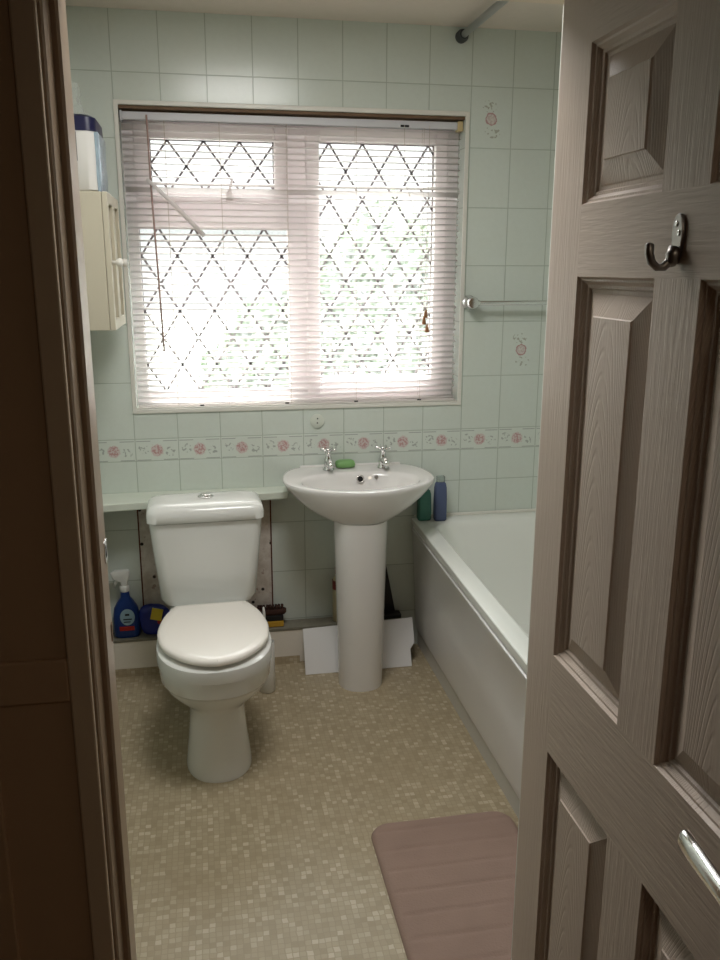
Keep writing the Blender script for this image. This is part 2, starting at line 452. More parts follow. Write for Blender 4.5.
# ------------------------------------------------------------------ open six-panel door (door_1)
HX, HY = .7745, -1.788
d1 = thing('door_1', (HX, HY, 0), 'open six-panel door with moulded woodgrain, right of the doorway', 'door', kind='structure')
us = [0, .100, .3125, .408, .62, .72]; zs = [.006, .17, .701, .871, 1.451, 1.547, 1.752, 1.862]
b = MB()
def dp(u, z, d): return (HX + d, HY - u, z)
bev = []
for i in range(5):
    for j in range(7):
        u0, u1, z0, z1 = us[i], us[i + 1], zs[j], zs[j + 1]
        if i in (1, 3) and j in (1, 3, 5):
            prof = [(0, 0), (.003, .005), (.006, .0055), (.008, .008), (.011, .012), (.015, .0125), (.017, .016), (.022, .016), (.024, .0145), (.052, .004), (.0535, .002)]
            loops = [[dp(u0 + o_, z0 + o_, d_), dp(u1 - o_, z0 + o_, d_), dp(u1 - o_, z1 - o_, d_), dp(u0 + o_, z1 - o_, d_)] for o_, d_ in prof]
            b.loft(loops, cap0=False, cap1=True, mi=2)
        else:
            b.face([dp(u0, z0, 0), dp(u1, z0, 0), dp(u1, z1, 0), dp(u0, z1, 0)], 1 if (j in (0, 2, 4, 6) and 0 < i < 4) else 0)
W, T = .72, .035
b.face([dp(0, zs[0], T), dp(W, zs[0], T), dp(W, zs[-1], T), dp(0, zs[-1], T)])
b.face([dp(0, zs[0], 0), dp(0, zs[-1], 0), dp(0, zs[-1], T), dp(0, zs[0], T)])
b.face([dp(W, zs[0], 0), dp(W, zs[-1], 0), dp(W, zs[-1], T), dp(W, zs[0], T)])
b.face([dp(0, zs[0], 0), dp(W, zs[0], 0), dp(W, zs[0], T), dp(0, zs[0], T)])
b.face([dp(0, zs[-1], 0), dp(W, zs[-1], 0), dp(W, zs[-1], T), dp(0, zs[-1], T)])
b.build('leaf', [M['door'], M['door_h'], M['door_p']], d1)
# robe hook on the door: flat pear-shaped plate, two screws, one upturned arm
hy = -2.148
plate = []
for k in range(28):
    a = 2 * PI * k / 28
    yy = math.sin(a) * .0105 * (1 + .25 * math.cos(a)); zz = math.cos(a) * .027
    plate.append((HX, hy + yy, 1.494 + zz))
hk = MB().prism(plate, (-.0045, 0, 0)).build('coat_hook', M['steel'], d1, bevel=.0012)
hk['label'] = 'satin nickel robe hook'
arm = [(HX - .003, hy, 1.483), (HX - .008, hy, 1.472), (HX - .016, hy + .002, 1.4635), (HX - .023, hy + .003, 1.4635), (HX - .030, hy + .003, 1.469), (HX - .0335, hy + .003, 1.478), (HX - .034, hy + .003, 1.488), (HX - .0335, hy + .003, 1.4895)]
MB().tube(arm, [.0065, .0055, .0048, .0045, .0047, .005, .005, .0025], 14).build('hook_arm', M['steel'], hk, smooth=True)
MB().tube([(HX - .004, hy, 1.484), (HX - .007, hy - .001, 1.476), (HX - .0075, hy - .001, 1.469), (HX - .006, hy - .001, 1.4645)], [.008, .0085, .007, .003], 14).build('hook_lip', M['steel'], hk, smooth=True)
for zz, yy in ((1.510, .002), (1.500, -.004)):
    MB().lathe([(.0035, 0), (.0033, .001), (.001, .0012)], (0, 0, 0), 'z', 12).xform(Matrix.Translation((HX - .0045, hy + yy, zz)) @ Matrix.Rotation(-PI / 2, 4, 'Y')).build('screw', M['chrome'], hk, smooth=True)
# lever handle
lv = MB().lathe([(.026, 0), (.026, .006), (.022, .010), (.011, .012), (.0105, .045), (.0, .045)], (0, 0, 0), 'z', 24).xform(Matrix.Translation((HX, -2.475, .868)) @ Matrix.Rotation(-PI / 2, 4, 'Y')).build('door_handle', M['chrome'], d1, auto=40)
lv['label'] = 'chrome lever handle'
rings = []
for t, wy, hz, off in ((-.008, .009, .010, .044), (0, .011, .012, .045), (.03, .0105, .011, .045), (.08, .0095, .0115, .042), (.12, .009, .0135, .039), (.145, .0085, .0145, .037), (.149, .0065, .012, .037)):
    y = -2.475 + t
    rings.append([(HX - off + wy * math.cos(2 * PI * k / 16), y, .868 + hz * math.sin(2 * PI * k / 16)) for k in range(16)])
MB().loft(rings).build('lever', M['chrome'], lv, auto=40)
# hinges
for z in (.25, 1.62):
    MB().tube([(HX + T + .004, HY + .004, z), (HX + T + .004, HY + .004, z + .08)], .004, 10).build('hinge', M['steel'], d1, smooth=True)

# ------------------------------------------------------------------ window
FY0, FY1 = .075, .135
w1 = thing('window_1', (.6, .1, WZ0), 'white plastic window with diamond leaded obscure panes behind the blind', 'window', kind='structure')
def frame_box(b, x0, x1, z0, z1, wl, wr, wb_, wt, y0, y1):
    b.box(x0, x0 + wl, y0, y1, z0, z1); b.box(x1 - wr, x1, y0, y1, z0, z1)
    b.box(x0 + wl, x1 - wr, y0, y1, z0, z0 + wb_); b.box(x0 + wl, x1 - wr, y0, y1, z1 - wt, z1)
b = MB()
frame_box(b, WX0, WX1, WZ0, WZ1, .037, .041, .03, .037, FY0, FY1)
b.box(.567, .630, FY0, FY1, WZ0 + .03, WZ1 - .035)
b.box(WX0 + .037, .567, FY0, FY1, 1.600, 1.682)
# fixed pane beading
frame_box(b, WX0 + .0365, .5675, WZ0 + .03, 1.600, .002, .003, .022, .006, FY0 + .01, FY1 - .01)
b.build('window_frame', M['upvc'], w1, bevel=.004)
s1 = MB(); frame_box(s1, .050, .568, 1.680, 1.936, .052, .048, .036, .054, FY0 - .014, FY1 - .012)
s1 = s1.build('opening_sash', M['upvc'], w1, bevel=.005)
MB().box(.052, .566, FY0 - .006, FY0 + .02, 1.9362, 1.9415).build('gasket', M['wood_brown'], w1)
hd = MB().box(.335, .405, FY0 - .028, FY0 - .014, 1.690, 1.704)
hd.box(.352, .372, FY0 - .038, FY0 - .014, 1.684, 1.712).tube([(.362, FY0 - .036, 1.712), (.368, FY0 - .040, 1.735), (.372, FY0 - .040, 1.752)], [.006, .005, .004], 8)
hd.build('sash_handle', M['upvc'], s1, bevel=.002)
s2 = MB(); frame_box(s2, .628, 1.142, 1.008, 1.936, .048, .047, .055, .050, FY0 - .010, FY1 - .012)
s2 = s2.build('casement_sash', M['upvc'], w1, bevel=.005)
def pane(x0, x1, z0, z1, px, pz, ox, oz, parent):
    y = FY0 + .022
    g = MB().box(x0 - .004, x1 + .004, y, y + .004, z0 - .004, z1 + .004).build('pane', M['glass'], parent)
    b = MB(); wd = .0035
    def seg(a, c):
        a = Vector(a); c = Vector(c); t = (c - a).normalized(); n = Vector((-t.z, 0, t.x)) * wd
        q = [a + n, a - n, c - n, c + n]
        b.prism([(p_.x, y - .0016, p_.z) for p_ in q], (0, .0014, 0))
    m = pz / px
    for s in (1, -1):
        k0 = -60
        for k in range(-40, 60):
            xs0 = ox + k * px
            # line z = oz + s*m*(x-xs0)
            pts = []
            lo, hi = x0, x1
            za, zb = oz + s * m * (lo - xs0), oz + s * m * (hi - xs0)
            def xat(z): return xs0 + (z - oz) / (s * m)
            cand = sorted((xat(z0), xat(z1)))
            a = max(lo, cand[0]); c = min(hi, cand[1])
            if c - a > .004: seg((a, 0, oz + s * m * (a - xs0)), (c, 0, oz + s * m * (c - xs0)))
    for (a, c) in (((x0, 0, z0), (x0, 0, z1)), ((x1, 0, z0), (x1, 0, z1)), ((x0, 0, z0), (x1, 0, z0)), ((x0, 0, z1), (x1, 0, z1))):
        seg(a, c)
    if parent.parent: b.build('leading', M['lead'], parent)
    else: b.build('leading', M['lead'], g)
pane(.102, .520, 1.716, 1.882, .122, .165, .16, 1.716, s1)
pane(.050, .570, 1.030, 1.596, .122, .190, .115, 1.596, w1)
pane(.676, 1.095, 1.063, 1.886, .120, .190, .715, 1.886, s2)
# reveal lining and tile trim
b = MB()
t_ = .014
b.box(WX0 - t_, WX0, -.006, .02, WZ0 - t_, WZ1 + t_); b.box(WX1, WX1 + t_, -.006, .02, WZ0 - t_, WZ1 + t_)
b.box(WX0, WX1, -.006, .02, WZ0 - t_, WZ0); b.box(WX0, WX1, -.006, .02, WZ1, WZ1 + t_)
struct(b.build('trim_4', M['trimw'], bevel=.002), 'white tile trim around the window opening', 'window trim')
b = MB(); b.box(WX0 + .001, WX1 - .001, .004, .07, WZ1 - .010, WZ1 - .0005)
struct(b.build('trim_5', M['wood_brown']), 'stained brown batten along the top of the window opening', 'window trim')
b = MB(); b.box(WX0 + .0005, WX1 - .0005, .005, .075, WZ0 - .004, WZ0 + .003)
struct(b.build('trim_6', M['trimw']), 'white sill inside the window opening', 'window sill')

# ------------------------------------------------------------------ venetian blind
vb = thing('venetian_blind', (.6, .036, 1.96), 'white slatted venetian blind hanging in the window with a few bent slats', 'blind')
BY = .034
MB().box(.0225, 1.160, BY - .014, BY + .014, 1.931, 1.956).build('headrail', M['headrail'], vb, bevel=.003)
bk = MB().box(1.160, 1.179, BY - .017, BY + .016, 1.926, 1.959).build('bracket', M['bracket'], vb, bevel=.002); bk['label'] = 'yellowed end bracket'
MB().box(.0155, .0225, BY - .017, BY + .016, 1.926, 1.959).build('bracket', M['headrail'], vb, bevel=.002)
cl = MB().box(.955, .985, BY - .0165, BY - .0135, 1.934, 1.941).build('cord_clip', M['black'], vb); 
def slat_mesh(tilt, z, x0=.029, x1=1.176, sag=0, name='slat', yoff=0):
    rings = []
    nx = 7
    for i in range(nx):
        x = lerp(x0, x1, i / (nx - 1)); ring = []
        sg = sag * math.sin(PI * i / (nx - 1))
        for side in (1, -1):
            for k in range(6):
                q = (k / 5 - .5) if side == 1 else (.5 - k / 5)
                y = q * .025; h = .0022 * (1 - (2 * q) ** 2) + side * .00025
                c, s_ = math.cos(tilt), math.sin(tilt)
                ring.append((x, BY + yoff + y * c - h * s_, z + y * s_ + h * c - sg))
        rings.append(ring)
    return MB().loft(rings)
NS = 46; ztop, zbot = 1.921, .993
for i in range(NS):
    z = lerp(ztop, zbot, i / (NS - 1)); tilt = math.radians(15 + random.uniform(-1.2, 1.2)); sag = random.uniform(0, .0015)
    if i in (10,): tilt = math.radians(-38)
    if i == 9: tilt = math.radians(30)
    slat_mesh(tilt, z, sag=sag, x0=.019 + random.uniform(-.0015, .002), x1=1.174 + random.uniform(-.003, .002)).build('slat', M['slat'], vb, smooth=True)
MB().box(.020, 1.176, BY - .012, BY + .012, .979, .986).build('bottom_rail', M['slat'], vb, bevel=.003)
for x in (.155, .335, .56, .80, 1.04):
    b = MB()
    for yy in (-.0135, .0135):
        b.tube([(x, BY + yy, 1.933), (x + .001, BY + yy, .983)], .0007, 5)
    b.build('ladder_cord', M['cord'], vb)
for x in (.24, .545, .80, 1.04): MB().box(x - .007, x + .007, BY - .0135, BY - .0115, .978, .985).build('cord_plug', M['black'], vb)
wd = MB().tube([(.101, BY - .024, 1.945), (.104, BY - .025, 1.70), (.112, BY - .025, 1.42), (.118, BY - .025, 1.178)], .0032, 8).build('tilt_wand', M['wandm'], vb, smooth=True); wd['label'] = 'thin brownish tilt wand'
pc = MB()
pc.tube([(.968, BY - .018, 1.94), (.972, BY - .022, 1.75), (1.075, BY - .02, 1.50), (1.062, BY - .022, 1.33), (1.058, BY - .022, 1.30)], .0009, 5)
pc.tube([(1.058, BY - .018, 1.94), (1.056, BY - .022, 1.6), (1.05, BY - .022, 1.31)], .0009, 5)
pc = pc.build('pull_cord', M['cord'], vb)
for x, z in ((1.056, 1.285), (1.050, 1.262), (1.062, 1.232)):
    q = MB().lathe([(.0015, .03), (.004, .026), (.0065, .012), (.008, .0), (.0, .0)], (x, BY - .024, z), 'z', 10).build('tassel', M['tassel'], pc, smooth=True); q['label'] = 'small brown wooden tassel'
# loose white bar across the blind
o = MB().tube([(.092, BY - .040, 1.745), (.17, BY - .040, 1.672), (.272, BY - .039, 1.565)], [.0055, .0075, .0075], 8).build('loose_bar', M['slat'], None, smooth=True)
tag(o, 'short white bar hanging diagonally across the upper left of the blind', 'bar')

# ------------------------------------------------------------------ toilet (local frame: x across, -y forward)
to = thing('toilet', (.232, -.165, 0), 'white close-coupled toilet with its lid down, below the window', 'toilet', rz=math.radians(1.8))
def egg(sb, sf, hw, z, n=40, p=2.2, wide=.5):
    sc = lerp(sb, sf, wide); pts = []
    for k in range(n):
        a = 2 * PI * k / n; c, s_ = math.cos(a), math.sin(a)
        x = math.copysign(abs(c) ** (2 / p), c) * hw
        l = (sf - sc) if s_ > 0 else (sc - sb)
        pts.append((x, -(sc + math.copysign(abs(s_) ** (2 / p), s_) * l), z))
    return pts
b = MB()
prof = [(0, .36, .652, .098), (.012, .36, .652, .098), (.05, .37, .642, .093), (.10, .375, .632, .087), (.15, .37, .626, .083), (.20, .36, .626, .083), (.219, .345, .638, .096),
        (.236, .32, .656, .117), (.254, .295, .674, .135), (.271, .275, .689, .149), (.285, .26, .699, .157), (.296, .255, .705, .162),
        (.298, .25, .709, .163), (.345, .245, .714, .166), (.347, .245, .717, .169), (.372, .242, .719, .170), (.384, .243, .717, .168), (.388, .25, .709, .161)]
b.loft([egg(sb, sf, hw, z, wide=.55) for z, sb, sf, hw in prof])
b.loft([rrect(0, -.19, .11, .165, .04, .30), rrect(0, -.18, .125, .175, .04, .335), rrect(0, -.18, .13, .18, .04, .357)])
b.loft([rrect(0, -.24, .075, .15, .05, 0), rrect(0, -.24, .075, .16, .05, .10), rrect(0, -.20, .085, .17, .05, .31)])
b.build('pan', M['ceramic'], to, auto=50, local=True)
LK = [(0, .116), (.06, .129), (.2, .151), (.40, .166), (.52, .166), (.68, .154), (.82, .122), (.92, .082), (.975, .045), (1.0, 0)]
def lid_outline(s0, s1, k, z, inset=0):
    R, L = [], []
    N = 26
    for i in range(N + 1):
        t = 1 - (1 - i / N) ** 1.7
        w = max(spline(LK, t) * k - inset, 0.0)
        s = lerp(s0 + inset, s1 - inset, t)
        R.append((w, -s, z)); L.append((-w, -s, z))
    return R[:-1] + [(0, -(s1 - inset), z)] + L[:-1][::-1]
b = MB()
b.loft([lid_outline(.30, .690, .90, .3885, .006), lid_outline(.30, .690, .90, .391), lid_outline(.30, .690, .90, .396), lid_outline(.30, .690, .90, .398, .008)])
b.build('seat', M['seatp'], to, auto=50, local=True)
b = MB()
b.loft([lid_outline(.283, .716, .985, .3985, .010), lid_outline(.283, .716, .985, .401, .001), lid_outline(.283, .716, .985, .409, 0), lid_outline(.283, .716, .985, .414, .003), lid_outline(.283, .716, .985, .417, .008), lid_outline(.283, .716, .985, .4185, .025)])
b.build('lid', M['seatp'], to, auto=60, local=True)
for x in (-.075, .075):
    MB().tube([(x - .016, -.288, .393), (x + .016, -.288, .393)], .0045, 12).box(x - .012, x + .012, -.292, -.284, .372, .393).build('seat_hinge', M['seatp'], to, auto=40, local=True)
b = MB()
def cis(z, hw, d0, d1, r): return rrect(0, -(d0 + d1) / 2, hw, (d1 - d0) / 2, r, z, 7)
b.loft([cis(.358, .110, .035, .150, .03), cis(.361, .130, .02, .168, .035), cis(.371, .147, .012, .178, .038), cis(.39, .1575, .006, .184, .038), (cis(.48, .166, .003, .187, .036)), cis(.57, .1755, .002, .189, .034), cis(.656, .183, .002, .190, .032)])
b.build('cistern', M['ceramic'], to, auto=60, local=True)
b = MB()
b.loft([cis(.6585, .185, 0, .193, .034), cis(.661, .1905, -.003, .199, .036), cis(.685, .190, -.003, .198, .036), cis(.699, .186, 0, .194, .036), cis(.709, .177, .008, .184, .036), cis(.715, .160, .022, .168, .036), cis(.718, .13, .04, .145, .03)])
b.build('cistern_lid', M['ceramic'], to, auto=70, local=True)
bt = MB().lathe([(.026, 0), (.026, .004), (.022, .0055), (.0, .0055)], (.004, -.095, .7175), 'z', 28, sy=.95).build('flush_button', M['chrome'], to, auto=40, local=True)
MB().lathe([(.021, 0), (.019, .004), (.010, .0065), (0, .0072)], (.004, -.095, .723), 'z', 24, sy=.95).build('button_dome', M['chrome'], bt, smooth=True, local=True)

# ------------------------------------------------------------------ shelf / boxing / board
o = MB().prism([(LX + .001, -.001, .650), (.532, -.001, .650), (.532, -.085, .650), (LX + .001, -.160, .650)], (0, 0, .027)).build('wall_shelf', M['shelf'], None, bevel=.003)
tag(o, 'narrow white painted shelf on the tiled wall behind the cistern', 'shelf')
bx = thing('pipe_boxing', (.4, -.04, 0), 'low cream pipe boxing with a worn grey top along the foot of the wall', 'boxing')
MB().box(LX + .001, .965, -.0775, -.002, .0005, .133).build('front_board', M['ledgef'], bx, bevel=.002)
MB().box(LX + .001, .965, -.080, -.006, .133, .145).build('top_board', M['ledgetop'], bx, bevel=.002)
# loose notched board leaning on the boxing
pts = [(.564, 0), (.968, 0), (.968, .064), (.986, .088), (.986, .182), (.564, .168)]
b = MB(); b.prism([(x, 0, z) for x, z in pts], (0, .010, 0))
b.xform(Matrix.Translation((.010, -.190, .001)) @ Matrix.Rotation(math.radians(-26), 4, 'X'))
tag(b.build('loose_board', M['board'], None, bevel=.001), 'loose white notched board leaning on the boxing behind the basin pedestal', 'board')

# ------------------------------------------------------------------ basin
ba = thing('pedestal_basin', (.77, -.25, 0), 'white oval washbasin on a full pedestal under the window', 'washbasin')
BX, RZ = .773, .746
BK = [(0, .200), (.025, .224), (.07, .249), (.14, .265), (.21, .266), (.27, .250), (.325, .206), (.365, .150), (.392, .092), (.405, .045), (.41, 0)]
BC = .19
def basin_poly(n=64):
    pts = []
    N = 200
    out = []
    for i in range(N + 1):
        t = 1 - (1 - i / N) ** 2
        d = .41 * t; out.append((max(spline(BK, d), 0), d))
    ring = [(w, d) for w, d in out] + [(-w, d) for w, d in out[::-1]]
    res = []
    for k in range(n):
        a = 2 * PI * k / n; dx, dy = math.cos(a), math.sin(a); best = None
        P_ = ring + [ring[0]]
        for (x0, y0), (x1, y1) in zip(P_, P_[1:]):
            y0_, y1_ = y0 - BC, y1 - BC
            den = dx * (y1_ - y0_) - dy * (x1 - x0)
            if abs(den) < 1e-12: continue
            t = (x0 * (y1_ - y0_) - y0_ * (x1 - x0)) / den
            u = (dx * y0_ - dy * x0) / -den if False else ((x0 * dy - y0_ * dx) / den)
            if t > 0 and -1e-6 <= u <= 1 + 1e-6: best = max(best or 0, t)
        res.append((dx * best, dy * best + BC))
    return res
OUT = basin_poly()
NB = len(OUT)
INN = [(math.copysign(abs(math.cos(2 * PI * k / NB)) ** .9, math.cos(2 * PI * k / NB)) * .205, .232 + math.copysign(abs(math.sin(2 * PI * k / NB)) ** .95, math.sin(2 * PI * k / NB)) * .122) for k in range(NB)]
PED = [(-.009 + math.cos(2 * PI * k / NB) * .095, .245 + math.sin(2 * PI * k / NB) * .100) for k in range(NB)]
def ring_mix(A, B_, t, z, sc=1, c=None):
    r = []
    for (x0, d0), (x1, d1) in zip(A, B_):
        x, d = lerp(x0, x1, t), lerp(d0, d1, t)
        if c: x, d = x * sc, c + (d - c) * sc
        r.append((BX + x, -max(d, .0015), z))
    return r
rings = [ring_mix(PED, OUT, t, z) for t, z in ((0, .608), (.05, .616), (.22, .627), (.42, .645), (.60, .666), (.76, .689), (.89, .712), (.97, .728), (1, .736), (1, .7415))]
rings += [ring_mix(OUT, INN, .025, RZ), ring_mix(OUT, INN, .12, RZ + .0012), ring_mix(OUT, INN, .85, RZ - .001), ring_mix(OUT, INN, 1, RZ - .005)]
for sc, z in ((.965, .728), (.90, .702), (.80, .675), (.64, .648), (.44, .634), (.2, .627), (.09, .626)):
    rings.append(ring_mix(INN, INN, 0, z, sc, .232))
MB().loft(rings).build('bowl', M['basinc'], ba, auto=60)
MB().box(BX - .19, BX + .19, -.016, -.0015, RZ - .004, RZ + .008).build('upstand', M['basinc'], ba, bevel=.006, seg=3)
b = MB(); pr = []
for z, hw, dp_ in ((0, .079, .080), (.02, .079, .080), (.10, .0805, .080), (.30, .085, .083), (.48, .090, .086), (.56, .0925, .088), (.619, .0935, .089)):
    ring = []
    for k in range(48):
        a = 2 * PI * k / 48; c, s_ = math.cos(a), math.sin(a)
        ring.append((BX - .009 + math.copysign(abs(c) ** .85, c) * hw, -.272 + s_ * dp_ + (.0 if s_ < 0 else .0), z))
    pr.append(ring)
b.loft(pr); b.build('pedestal', M['basinc'], ba, smooth=True, auto=60)
ov = MB()
N_ = Vector((0, -.93, .36)).normalized()
def disc(b, c, n, prof, seg=20):
    q = n.to_track_quat('Z', 'Y').to_matrix().to_4x4()
    t = MB().lathe(prof, (0, 0, 0), 'z', seg).xform(Matrix.Translation(c) @ q)
    me = bpy.data.meshes.new('t'); t.bm.to_mesh(me); t.bm.free(); b.bm.from_mesh(me); bpy.data.meshes.remove(me)
c0 = (.790, -.123, .722)
disc(ov, c0, N_, [(.0135, -.004), (.0145, .002), (.012, .0035), (.0095, .002), (.0095, -.001), (.0, -.001)])
ov = ov.build('overflow', M['chrome'], ba, smooth=True)
q = MB(); disc(q, c0, N_, [(.0094, -.002), (.0094, .0005), (0, .0005)]); q.build('overflow_hole', M['dark'], ov)
q = MB(); disc(q, (.848, -.128, .729), N_, [(.007, -.004), (.0068, .0015), (.0045, .0022), (.0, .0012)]); q.build('chain_stay', M['steel'], ba, smooth=True)
q = MB().lathe([(.022, 0), (.022, .004), (.016, .005), (0, .003)], (BX, -.232, .6255), 'z', 24).build('waste', M['chrome'], ba, smooth=True)

def tap(x, y, label):
    z0 = RZ + .001
    t = thing('pillar_tap', (x, y, z0), label, 'tap', group=None)
    MB().lathe([(.022, 0), (.022, .004), (.0185, .008), (.017, .014), (.0185, .022), (.0165, .030), (.0125, .045), (.0105, .056), (.0125, .060), (.011, .064), (.006, .066), (0, .066)], (x, y, z0), 'z', 24).build('body', M['chrome'], t, auto=50)
    sp = [(x, y - .008, z0 + .026), (x, y - .030, z0 + .036), (x, y - .050, z0 + .036), (x, y - .060, z0 + .028), (x, y - .062, z0 + .018)]
    MB().tube(sp, [.012, .0115, .0105, .010, .0095], 14).build('spout', M['chrome'], t, smooth=True)
    h = MB().lathe([(.009, 0), (.0115, .004), (.0115, .010), (.009, .015), (0, .0165)], (x, y, z0 + .064), 'z', 18).build('handle_hub', M['chrome'], t, smooth=True)
    for k in range(4):
        a = PI / 4 + k * PI / 2 + .2
        d = Vector((math.cos(a), math.sin(a), .12))
        p0 = Vector((x, y, z0 + .071))
        MB().tube([p0 + d * .006, p0 + d * .020, p0 + d * .025, p0 + d * .030, p0 + d * .032], [.0042, .0038, .0062, .0055, .002], 10).build('handle_arm', M['chrome'], h, smooth=True)
    return t
tap(.683, -.060, 'chrome cross-head basin tap to the left of the green soap')
tap(.886, -.060, 'chrome cross-head basin tap at the right end of the washbasin ledge')
b = MB()
b.loft([rrect(.748, -.040, hx, hy, .014, RZ + z) for z, hx, hy in ((.002, .026, .014), (.005, .034, .020), (.015, .0365, .022), (.025, .034, .020), (.0295, .026, .014))])
tag(b.build('soap_bar', M['soap'], None, smooth=True), 'green bar of soap lying between the basin taps', 'soap')

# ------------------------------------------------------------------ bath
bt = thing('bathtub', (1.36, -.8, 0), 'white bathtub with a moulded side panel along the right wall', 'bathtub')
BZ = .532; BE = -1.655
def bathring(x0a, x0b, x1, y0, y1, z, r, n=8):
    pts = rrect(0, 0, 1, 1, .0001, z, n)
    hx_c = (x0a + x1) / 2; pts = []
    hx, hy = (x1 - x0a) / 2, (y0 - y1) / 2; cx, cy = (x0a + x1) / 2, (y0 + y1) / 2
    for p_ in rrect(cx, cy, hx, hy, r, z, n):
        t = (y0 - p_[1]) / (y0 - y1); sh = lerp(0, x0b - x0a, t) * (x1 - p_[0]) / (x1 - x0a)
        pts.append((p_[0] + sh, p_[1], z))
    return pts
b = MB()
rg = [bathring(1.018, .996, 1.716, -.003, BE, BZ - .030, .012), bathring(1.012, .988, 1.718, -.002, BE, BZ - .027, .012), bathring(1.011, .986, 1.718, -.002, BE, BZ - .004, .012), bathring(1.013, .988, 1.717, -.003, BE, BZ - .001, .012), bathring(1.016, .991, 1.714, -.006, BE + .004, BZ, .014),
      bathring(1.068, 1.040, 1.660, -.075, BE + .06, BZ, .10), bathring(1.074, 1.048, 1.654, -.083, BE + .066, BZ - .004, .10), bathring(1.082, 1.058, 1.646, -.095, BE + .08, BZ - .02, .10),
      bathring(1.105, 1.085, 1.63, -.14, BE + .11, BZ - .18, .11), bathring(1.13, 1.11, 1.60, -.19, BE + .14, BZ - .31, .11), bathring(1.17, 1.16, 1.56, -.25, BE + .18, BZ - .37, .11), bathring(1.24, 1.23, 1.50, -.34, BE + .26, BZ - .385, .10)]
b.loft(rg, cap0=False, cap1=True)
b.build('tub', M['acrylic'], bt, auto=28)
MB().box(1.022, 1.718, -.012, -.0015, BZ - .002, BZ + .010).build('sealant', M['trimw'], bt, bevel=.004)
# side panel: profile swept along y, slightly leaning in towards the floor
b = MB(); rings = []
for y, xt in ((-.004, 1.017), (BE + .003, .992)):
    xb = 1.040
    prof = [(xt + .004, BZ - .028), (xt + .002, BZ - .034), (xt + .002, BZ - .042), (xt - .002, BZ - .045), (xt - .002, BZ - .053), (xt + .0005, BZ - .057), (lerp(xt, xb, .5) - .001, .30), (xb - .004, .10), (xb, .072), (xb + .014, .068), (xb + .02, .10), (xt + .02, BZ - .032)]
    rings.append([(px_, y, pz_) for px_, pz_ in prof])
b.loft(rings); b.build('side_panel', M['panel'], bt, auto=35)
MB().box(1.046, 1.062, BE + .003, -.004, .0008, .090).build('plinth', M['plinth'], bt)
MB().box(1.064, 1.70, BE + .003, BE + .02, .01, BZ - .05).build('end_panel', M['panel'], bt)
for x, y in ((1.15, -.3), (1.60, -.3), (1.15, -1.35), (1.60, -1.35)):
    MB().tube([(x, y, .001), (x, y, .2)], .015, 10).build('foot', M['steel'], bt, smooth=True)

# bottles on the bath corner
def gel(name, x, y, hx, hy, h, mat, label, caph, capm, rz=0):
    t = thing(name, (x, y, BZ + .001), label, 'bottle', rz)
    b = MB(); z0 = BZ + .001
    b.loft([rrect(x, y, hx * a, hy * a, min(hx, hy) * .55 * a, z0 + h * t_, 5) for t_, a in ((0, .85), (.03, .98), (.1, 1), (.6, .98), (.85, .93), (.96, .80), (1.0, .6))])
    b.build('body', mat, t, auto=60)
    MB().loft([rrect(x, y, hx * a, hy * a, min(hx, hy) * .5 * a, z0 + h + caph * t_, 5) for t_, a in ((0.02, .62), (.1, .66), (.9, .64), (1, .58))]).build('cap', capm, t, auto=50)
gel('shower_gel_bottle', 1.050, -.046, .026, .019, .120, M['teal'], 'teal see-through gel bottle on the bath corner, half behind the basin', .03, M['teal'])
gel('shower_gel_bottle', 1.108, -.062, .024, .018, .150, M['violet'], 'taller violet-blue see-through bottle with clear cap on the bath corner', .022, M['clearcap'])

# ------------------------------------------------------------------ things on the boxing
LZ = .146
sb = thing('spray_bottle', (-.066, -.042, LZ), 'blue spray bottle with white trigger on the boxing left of the toilet', 'spray bottle')
b = MB()
b.loft([rrect(-.066, -.042, hx, hy, r, LZ + z, 6) for z, hx, hy, r in ((0, .042, .026, .02), (.006, .047, .029, .022), (.07, .047, .029, .022), (.11, .042, .027, .022), (.135, .028, .023, .02), (.150, .017, .017, .016), (.172, .015, .015, .014), (.176, .0145, .0145, .0144))])
b.build('bottle_body', M['blueb'], sb, auto=60)
b = MB(); b.lathe([(.016, 0), (.017, .004), (.017, .018), (.013, .022), (.0, .022)], (-.066, -.042, LZ + .173), 'z', 18)
b.loft([rrect(-.066 + dx, -.042, hx, .011, .006, LZ + z, 4) for z, dx, hx in ((.193, 0, .012), (.21, 0, .014), (.222, -.010, .030), (.244, -.012, .034), (.252, -.008, .026))])
tg = b.build('spray_head', M['whitep'], sb, auto=50)
MB().tube([(-.086, -.042, LZ + .224), (-.096, -.043, LZ + .208), (-.102, -.043, LZ + .190)], [.006, .0055, .004], 10).build('trigger', M['whitep'], tg, smooth=True)
lb = MB().lathe([(.026, 0), (.026, .001), (0, .001)], (0, 0, 0), 'z', 24, sy=1.2).xform(Matrix.Translation((-.060, -.0712, LZ + .082)) @ Matrix.Rotation(PI / 2, 4, 'X')).build('label', M['labelp'], sb)
lb['label'] = 'pale oval label with dark lines'
MB().box(-.075, -.045, -.0733, -.0722, LZ + .072, LZ + .0755).box(-.074, -.05, -.0733, -.0722, LZ + .062, LZ + .065).box(-.068, -.053, -.0733, -.0722, LZ + .088, LZ + .095).build('label_print', M['dark'], lb)
MB().box(-.090, -.038, -.0728, -.0712, LZ + .030, LZ + .046).build('red_band', M['red'], sb)

